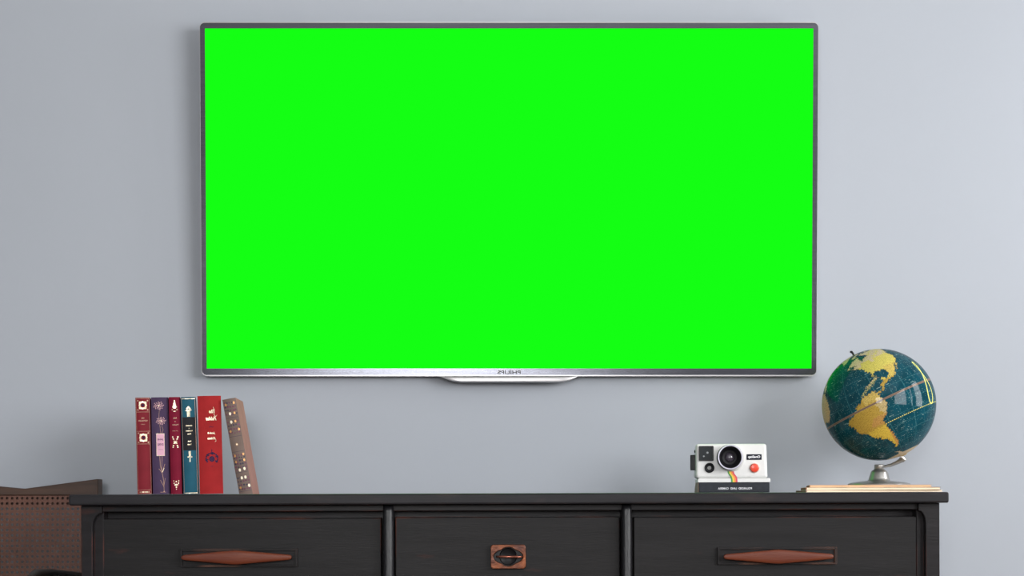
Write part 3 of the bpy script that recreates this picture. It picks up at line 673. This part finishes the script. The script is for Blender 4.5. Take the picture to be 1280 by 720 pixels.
fy = .018; by = .37
zB = top_z(X(1090, fy)); u1 = W(1, fy)
booklet('cream booklet lying lowest in the pile under the globe', [(X(1007.5, fy), fy), (X(1178.5, fy + .01), fy + .01), (.836, by + .01), (X(995, by), by)], zB + .0001, zB + 2.6 * u1, WHT, CREAM, SPN)
booklet('cream booklet with stained edge in the middle of the pile under the globe', [(X(1007.5, fy), fy + .001), (X(1177, fy), fy + .004), (.834, by - .01), (X(1001, by - .03), by - .03)], zB + 2.6 * u1 + .0001, zB + 6.2 * u1, BRN, CREAM, SPN)
booklet('thin tan booklet lying topmost, directly beneath the globe foot', [(X(1012, fy), fy + .003), (X(1165.5, fy), fy + .003), (.832, by - .015), (X(1008, by - .02), by - .02)], zB + 6.2 * u1 + .0001, zB + 9.0 * u1, TANC, mat('tan_paper', (232, 196, 156), .8, noise=.1, scale=10, stretch=(6, 6, 200)), SPN)
zPile = zB + 9.0 * u1

# ------------------------------------------------------------------ globe
YG = .285
g1 = W(1, YG)
gx = X(1098.2, YG); gz = Z(506, YG); GR = 70.0 * g1 * .996
bx = X(1099, YG)
gl = thing('desk_globe', 'dark teal world globe with yellow continents on grey metal foot', 'globe', (bx, YG, zPile + ROLL * (bx - X(1090, fy)) + .0002))
base_z = gl.location.z
def gzr(py): return Z(py, YG) - base_z
STEEL = mat('cast_grey_metal', (168, 166, 162), .3, metal=.8, noise=.15, scale=30, bump=.1, bscale=200)
bm = bmesh.new()
lathe_z(bm, [(0, 0), (W(38, YG), 0), (W(38.6, YG), .0012), (W(38, YG), .0032), (W(34, YG), .0056), (W(24, YG), .0082), (W(14.5, YG), .0098), (W(13.4, YG), gzr(600.2)), (W(12.4, YG), gzr(597)), (W(10.4, YG), gzr(590.5)), (W(9.2, YG), gzr(588.4)), (W(6.5, YG), gzr(587)), (W(5.8, YG), gzr(585.5)), (W(6.1, YG), gzr(584.6)), (W(6.1, YG), gzr(581.4)), (W(5.2, YG), gzr(580.6)), (0, gzr(580.5))], 0, 0, 64)
link('foot', bm, STEEL, gl, smooth=True)
bm = bmesh.new()
def gp(px, py): return (X(px, YG) - bx, 0, gzr(py))
tube(bm, [gp(1100, 583.2), gp(1106, 583), gp(1113, 581.5), gp(1119, 579), gp(1124, 576.5), gp(1127.5, 574.5)], [g1 * 1.5, g1 * 1.7, g1 * 1.9, g1 * 2.2, g1 * 2.8, g1 * 3.0], 12, flat=1.6)
tube(bm, [gp(1130.2, 576.5), gp(1129.4, 575.5), gp(1125.5, 570.8)], [g1 * 2.6, g1 * 3.4, g1 * 3.2], 14)
link('support_arm', bm, STEEL, gl, smooth=True, rot=(0, 0, math.radians(-13.2)))
# ball: coastlines worked out on a longitude / latitude grid
NA = [(-168,66),(-162,70),(-156,71),(-141,70),(-128,70),(-115,68),(-108,68),(-95,68),(-94,72),(-88,68),(-82,68),(-87,64),(-94,61),(-94,58),(-90,57),(-85,55),(-82,53),(-80,51),(-79,54),(-77,57),(-78,62),(-73,62),(-70,60),(-65,59),(-62,57),(-58,54),(-56,52),(-60,50),(-66,50),(-70,47),(-65,49),(-64,46),(-60,46),(-66,43.5),(-70,43.5),(-70,41.7),(-74,40.5),(-76,37),(-76,35),(-79,33),(-81,31),(-80,27),(-80.5,25.2),(-82,27),(-83,29.5),(-85,30),(-89,30),(-90,29),(-94,29.5),(-97,27.5),(-97.5,24),(-97.5,21),(-95,18.5),(-91,18.5),(-90,21),(-87,21.5),(-88,18),(-88,16),(-83,15),(-83.5,11),(-81.5,9),(-79.5,9.5),(-77,8),(-78,7.2),(-80,7.5),(-83,8.3),(-86,10.5),(-87.5,13),(-92,14.5),(-95,16),(-100,17),(-105,20),(-105.5,22),(-109,26),(-113,31),(-114.7,31.5),(-112,28),(-109.5,23),(-112,25),(-115,28.5),(-117,32.5),(-120.5,34.5),(-122.5,37.5),(-124.3,40.5),(-124,46),(-123,49),(-128,51),(-131,55),(-136,58),(-140,60),(-147,60.5),(-151,60),(-158,56),(-164,54.5),(-158,58.5),(-165,61.5),(-161,64.5),(-166,64.5)]
SA = [(-77,8),(-75,10.8),(-72,12),(-71,11),(-68,11),(-64,10.5),(-61,10.5),(-60,8.5),(-57,6),(-52,5),(-50,1),(-48,-1),(-44,-2.5),(-39,-3.5),(-35.2,-6),(-35,-9),(-38.5,-13),(-39,-18),(-41,-22),(-44,-23),(-48,-26),(-48.7,-28.5),(-52,-33),(-55,-35),(-58.3,-34.2),(-57,-36.5),(-58,-38.5),(-62,-39),(-65,-41),(-64,-43),(-67.5,-46),(-66,-48),(-69,-51),(-68.5,-53),(-65.5,-54.8),(-70,-55.5),(-74,-52),(-75.5,-48),(-73.5,-42),(-73.5,-37),(-71.5,-31),(-70.3,-24),(-70.3,-18.3),(-76,-14),(-79,-8),(-81.2,-5),(-80,-2.5),(-80.5,0),(-78.5,2),(-77.5,4)]
OTHER = [[(-73,78),(-60,82),(-35,83.5),(-20,81),(-20,75),(-25,70),(-38,66),(-44,60),(-50,62),(-54,67),(-55,71),(-60,75.5),(-68,76)],
 [(-62,66),(-68,63),(-66,62),(-72,64),(-78,65),(-73,68),(-80,70),(-89,71),(-85,73.5),(-78,73),(-70,70.5)], [(-90,77),(-78,76),(-75,79),(-62,82.5),(-80,83),(-92,81)], [(-117,69.5),(-105,69),(-105,73),(-117,73)],
 [(-85,22),(-82,23.2),(-75,20.5),(-77.5,19.8),(-78,21)], [(-74.3,19.8),(-69,19.5),(-68.5,18.3),(-74.3,18.2)], [(-59,47.7),(-53,47),(-56,51.5)],
 [(-6,35.8),(-9.8,31),(-13,27.5),(-17,21),(-16.5,16),(-17.4,14.7),(-15,11),(-13,8.5),(-8,4.5),(-4,5.2),(2,6.3),(8,4.5),(9.5,1),(9,-1),(12,-5),(13.5,-10),(12,-17),(15,-27),(18.4,-34.3),(25,-34),(32,-28),(35,-24),(40,-16),(39,-6),(51,11.5),(43,11.5),(37,20),(33,30),(20,31),(11,33.5),(10,37),(-2,35.2)],
 [(-9,37),(-9,43),(-1.5,43.5),(-1,46),(-4.5,48.4),(2,51),(8,54),(8,57),(5,59),(5,62),(14,68),(25,71),(40,67),(60,70),(105,77),(140,73),(179,69),(178,62),(160,60),(140,55),(130,42),(120,35),(110,20),(100,10),(90,22),(80,8),(72,20),(60,25),(35,30),(35,37),(28,41),(23,37),(19,42),(13,45),(18,40),(16,38),(10,44),(3,43),(0,39),(-5,36)],
 [(-5,50),(1,51),(0,53),(-3,58),(-6,57),(-3,54),(-5,52)], [(-24,65),(-18,63.4),(-14,65),(-21,66.3)], [(114,-22),(122,-18),(131,-12),(137,-12),(142,-11),(153,-26),(150,-37),(140,-38),(130,-32),(115,-34)],
 [(-57,-63),(-65,-67),(-60,-73),(-75,-72),(-68,-66)]]
NU, NV = 900, 450
lon = -180 + 360 * np.arange(NU) / NU; lat = -90 + 180 * np.arange(NV + 1) / NV
LO, LA = np.meshgrid(lon, lat)
def wob(x, y): return 0.9 * np.sin(x * .9 + y * 1.7) + .6 * np.sin(x * 2.3 - y * 1.1) + .5 * np.sin(x * 4.1 + y * 3.7)
LOw, LAw = LO + .8 * wob(LO, LA), LA + .6 * wob(LA + 40, LO)
def inside(poly, x, y):
    c = np.zeros(x.shape, bool); n = len(poly)
    for i in range(n):
        (x1, y1), (x2, y2) = poly[i], poly[(i + 1) % n]
        if y1 == y2: continue
        c ^= ((y1 > y) != (y2 > y)) & (x < (x2 - x1) * (y - y1) / (y2 - y1) + x1)
    return c
L3 = lambda c: np.array(lin(c)[:3])
rng = np.random.default_rng(3)
sea = L3((17, 64, 76)); img = np.ones(LO.shape + (3,)) * sea
img *= (1 + .10 * wob(LO * .1, LA * .13))[..., None]
lines = ((np.abs((LO + 7.5) % 15 - 7.5) < .21) | (np.abs((LA + 5) % 10 - 5) < .21))
img[lines] = L3((44, 94, 102))
na, sa = inside(NA, LOw, LAw), inside(SA, LOw, LAw)
oth = np.zeros(LO.shape, bool)
for p in OTHER: oth |= inside(p, LOw, LAw)
oth |= LAw < -72
land = na | sa | oth
YEL, GOLDY, TANL, PALE, ORG = L3((206, 192, 96)), L3((178, 148, 66)), L3((204, 184, 148)), L3((196, 184, 158)), L3((194, 146, 78))
img[oth] = TANL
africa = inside(OTHER[7], LOw, LAw); img[africa] = L3((206, 166, 118))
img[na] = TANL
usa = na & (LAw < np.where(LO < -95, 49, 44 + .0 * LO)) ; img[usa] = YEL
img[na & (LAw < 49) & (LO > -90) & (LO < -75) & (LAw > 42)] = YEL
img[na & (LO < -141)] = YEL
img[na & (LAw > 49) & (LO < -95) & (wob(LO * .3, LA * .4) > .5)] = L3((206, 192, 112))
img[na & (LAw < 32) & (LO < -97)] = L3((200, 176, 92)); img[na & (LAw < 18)] = GOLDY
img[sa] = GOLDY
img[sa & (LAw > 2) & (LO < -60)] = L3((196, 170, 92)); img[sa & (LO - LAw * .25 + wob(LO * .4, LA * .5) < -69.5) & (LAw < -1) & (LAw > -17)] = L3((188, 168, 118))
img[sa & (LO + LAw * .4 + wob(LO * .5, LA * .4) * 2 < -66) & (LAw < -13) & (LAw > -22)] = L3((182, 140, 78)); img[sa & (LAw < -24)] = L3((204, 176, 72)); img[sa & (LO < -70.5) & (LAw < -20)] = ORG
img[land] *= (1 + .10 * wob(LO * 1.3, LA * 1.7)[land] * .6)[..., None]
spk = land & (rng.random(LO.shape) < .12); img[spk] *= .45
img[land] *= (1 + .22 * np.clip(wob(LO * 2.1, LA * 2.6) * wob(LA * 1.4, LO * 1.9), -1, 1))[land][..., None] * .94                # place names and rivers
spk = (~land) & (rng.random(LO.shape) < .015); img[spk] = L3((130, 165, 160))
coast = land ^ np.roll(land, 1, 0) | (land ^ np.roll(land, 1, 1)); img[coast] = img[coast] * .5 + L3((120, 110, 80)) * .25
# island arcs and ocean lettering near the Caribbean
for a in range(90):
    t = a / 89; lo_, la_ = -62 - 22 * t + rng.normal(0, 1.2), 12 + 12 * t + rng.normal(0, 1)
    j = int((la_ + 90) / 180 * NV); i = int((lo_ + 180) / 360 * NU); img[j, i:i + 3] = L3((170, 165, 100))
for a in range(110):                                                        # short rows of ocean lettering
    lo_, la_ = rng.uniform(-150, 10), rng.uniform(-60, 55)
    j = int((la_ + 90) / 180 * NV); i = int((lo_ + 180) / 360 * NU)
    for q in range(rng.integers(3, 12)):
        if not land[j, (i + q) % NU] and rng.random() < .7: img[j, (i + q) % NU] = L3((150, 180, 172))
img[(np.abs(LA) < 1.0)] = L3((128, 108, 94)); img[(np.abs(LA) < .35)] = L3((84, 66, 60))
img[(np.abs(LA + 23.4) < .3) & ((LO % 2.4) < 1.5) & (LO < -70)] = L3((214, 206, 110))
for d in np.arange(0, 365, .25):                                            # sun figure in the Pacific
    B = 2 * PI * (d - 81) / 365; eo = 9.87 * math.sin(2 * B) - 7.53 * math.cos(B) - 1.5 * math.sin(B)
    la_ = 23.8 * math.sin(B); lo_ = -138 + eo / 4 * 1.3 - la_ * .06
    m_ = (np.abs(LA - la_) < .6) & (np.abs(LO - lo_) < .65); img[m_] = L3((222, 226, 120))
bm = bmesh.new()
me = bpy.data.meshes.new('ball'); LON0 = -74.0
lam = np.radians(-(LO - LON0)); ph = np.radians(LA)
co = np.stack([GR * np.cos(ph) * np.sin(lam), -GR * np.cos(ph) * np.cos(lam), GR * np.sin(ph)], -1).reshape(-1, 3)
j, i = np.meshgrid(np.arange(NV), np.arange(NU), indexing='ij'); i2 = (i + 1) % NU
faces = np.stack([j * NU + i, (j + 1) * NU + i, (j + 1) * NU + i2, j * NU + i2], -1).reshape(-1, 4)
me.vertices.add(len(co)); me.vertices.foreach_set('co', co.ravel())
me.loops.add(faces.size); me.loops.foreach_set('vertex_index', faces.ravel())
me.polygons.add(len(faces)); me.polygons.foreach_set('loop_start', np.arange(0, faces.size, 4)); 
me.update(calc_edges=True); me.validate()
me.polygons.foreach_set('use_smooth', [True] * len(me.polygons))
ca = me.color_attributes.new('map', 'FLOAT_COLOR', 'POINT'); arr = np.ones((len(co), 4)); arr[:, :3] = img.reshape(-1, 3); ca.data.foreach_set('color', arr.ravel())
gm = mat('printed_globe', (30, 80, 90), .5, coat=.45, spec=.1, bump=.02, bscale=300)
gm.node_tree.nodes['Principled BSDF'].inputs['Coat IOR'].default_value = 1.42
gm.node_tree.nodes['Principled BSDF'].inputs['IOR'].default_value = 1.03
nt = gm.node_tree; at = nt.nodes.new('ShaderNodeVertexColor'); at.layer_name = 'map'
nt.links.new(at.outputs['Color'], nt.nodes['Principled BSDF'].inputs['Base Color'])
me.materials.append(gm)
ball = bpy.data.objects.new('globe_ball', me); COL.objects.link(ball); ball.parent = gl
ball.location = (gx - bx, 0, gz - base_z); ball.rotation_euler = (0, math.radians(-25.8), math.radians(-13.2))
bm = bmesh.new(); tube(bm, [(0, 0, GR - .001), (0, 0, GR + .004), (-.001, 0, GR + .008), (-.004, 0, GR + .0095)], [.0022, .0022, .0026, .0022], 10)
link('pole_pin', bm, BLACKP, ball, smooth=True)
bm = bmesh.new(); lathe_z(bm, [(.006, -GR - .0015), (.0085, -GR + .0008)], 0, 0, 20); link('pole_cap', bm, mat('brass_cap', (190, 160, 90), .4, metal=.5, noise=.1), ball, smooth=True)

# ------------------------------------------------------------------ view
cd = bpy.data.cameras.new('camera'); cam = bpy.data.objects.new('camera', cd); COL.objects.link(cam)
cam.location = (0, -3, ZC); cam.rotation_euler = (math.radians(90), 0, 0)
cd.sensor_width = 36; cd.lens = F / 1280 * 36; cd.shift_y = (EYE - 360) / 1280; cd.clip_start = .05
S.camera = cam
S.view_settings.view_transform = 'Standard'; S.view_settings.look = 'None'; S.view_settings.exposure = 0; S.view_settings.gamma = 1; S.view_settings.use_curve_mapping = False
S.cycles.max_bounces = 8; S.cycles.diffuse_bounces = 4; S.cycles.use_denoising = True
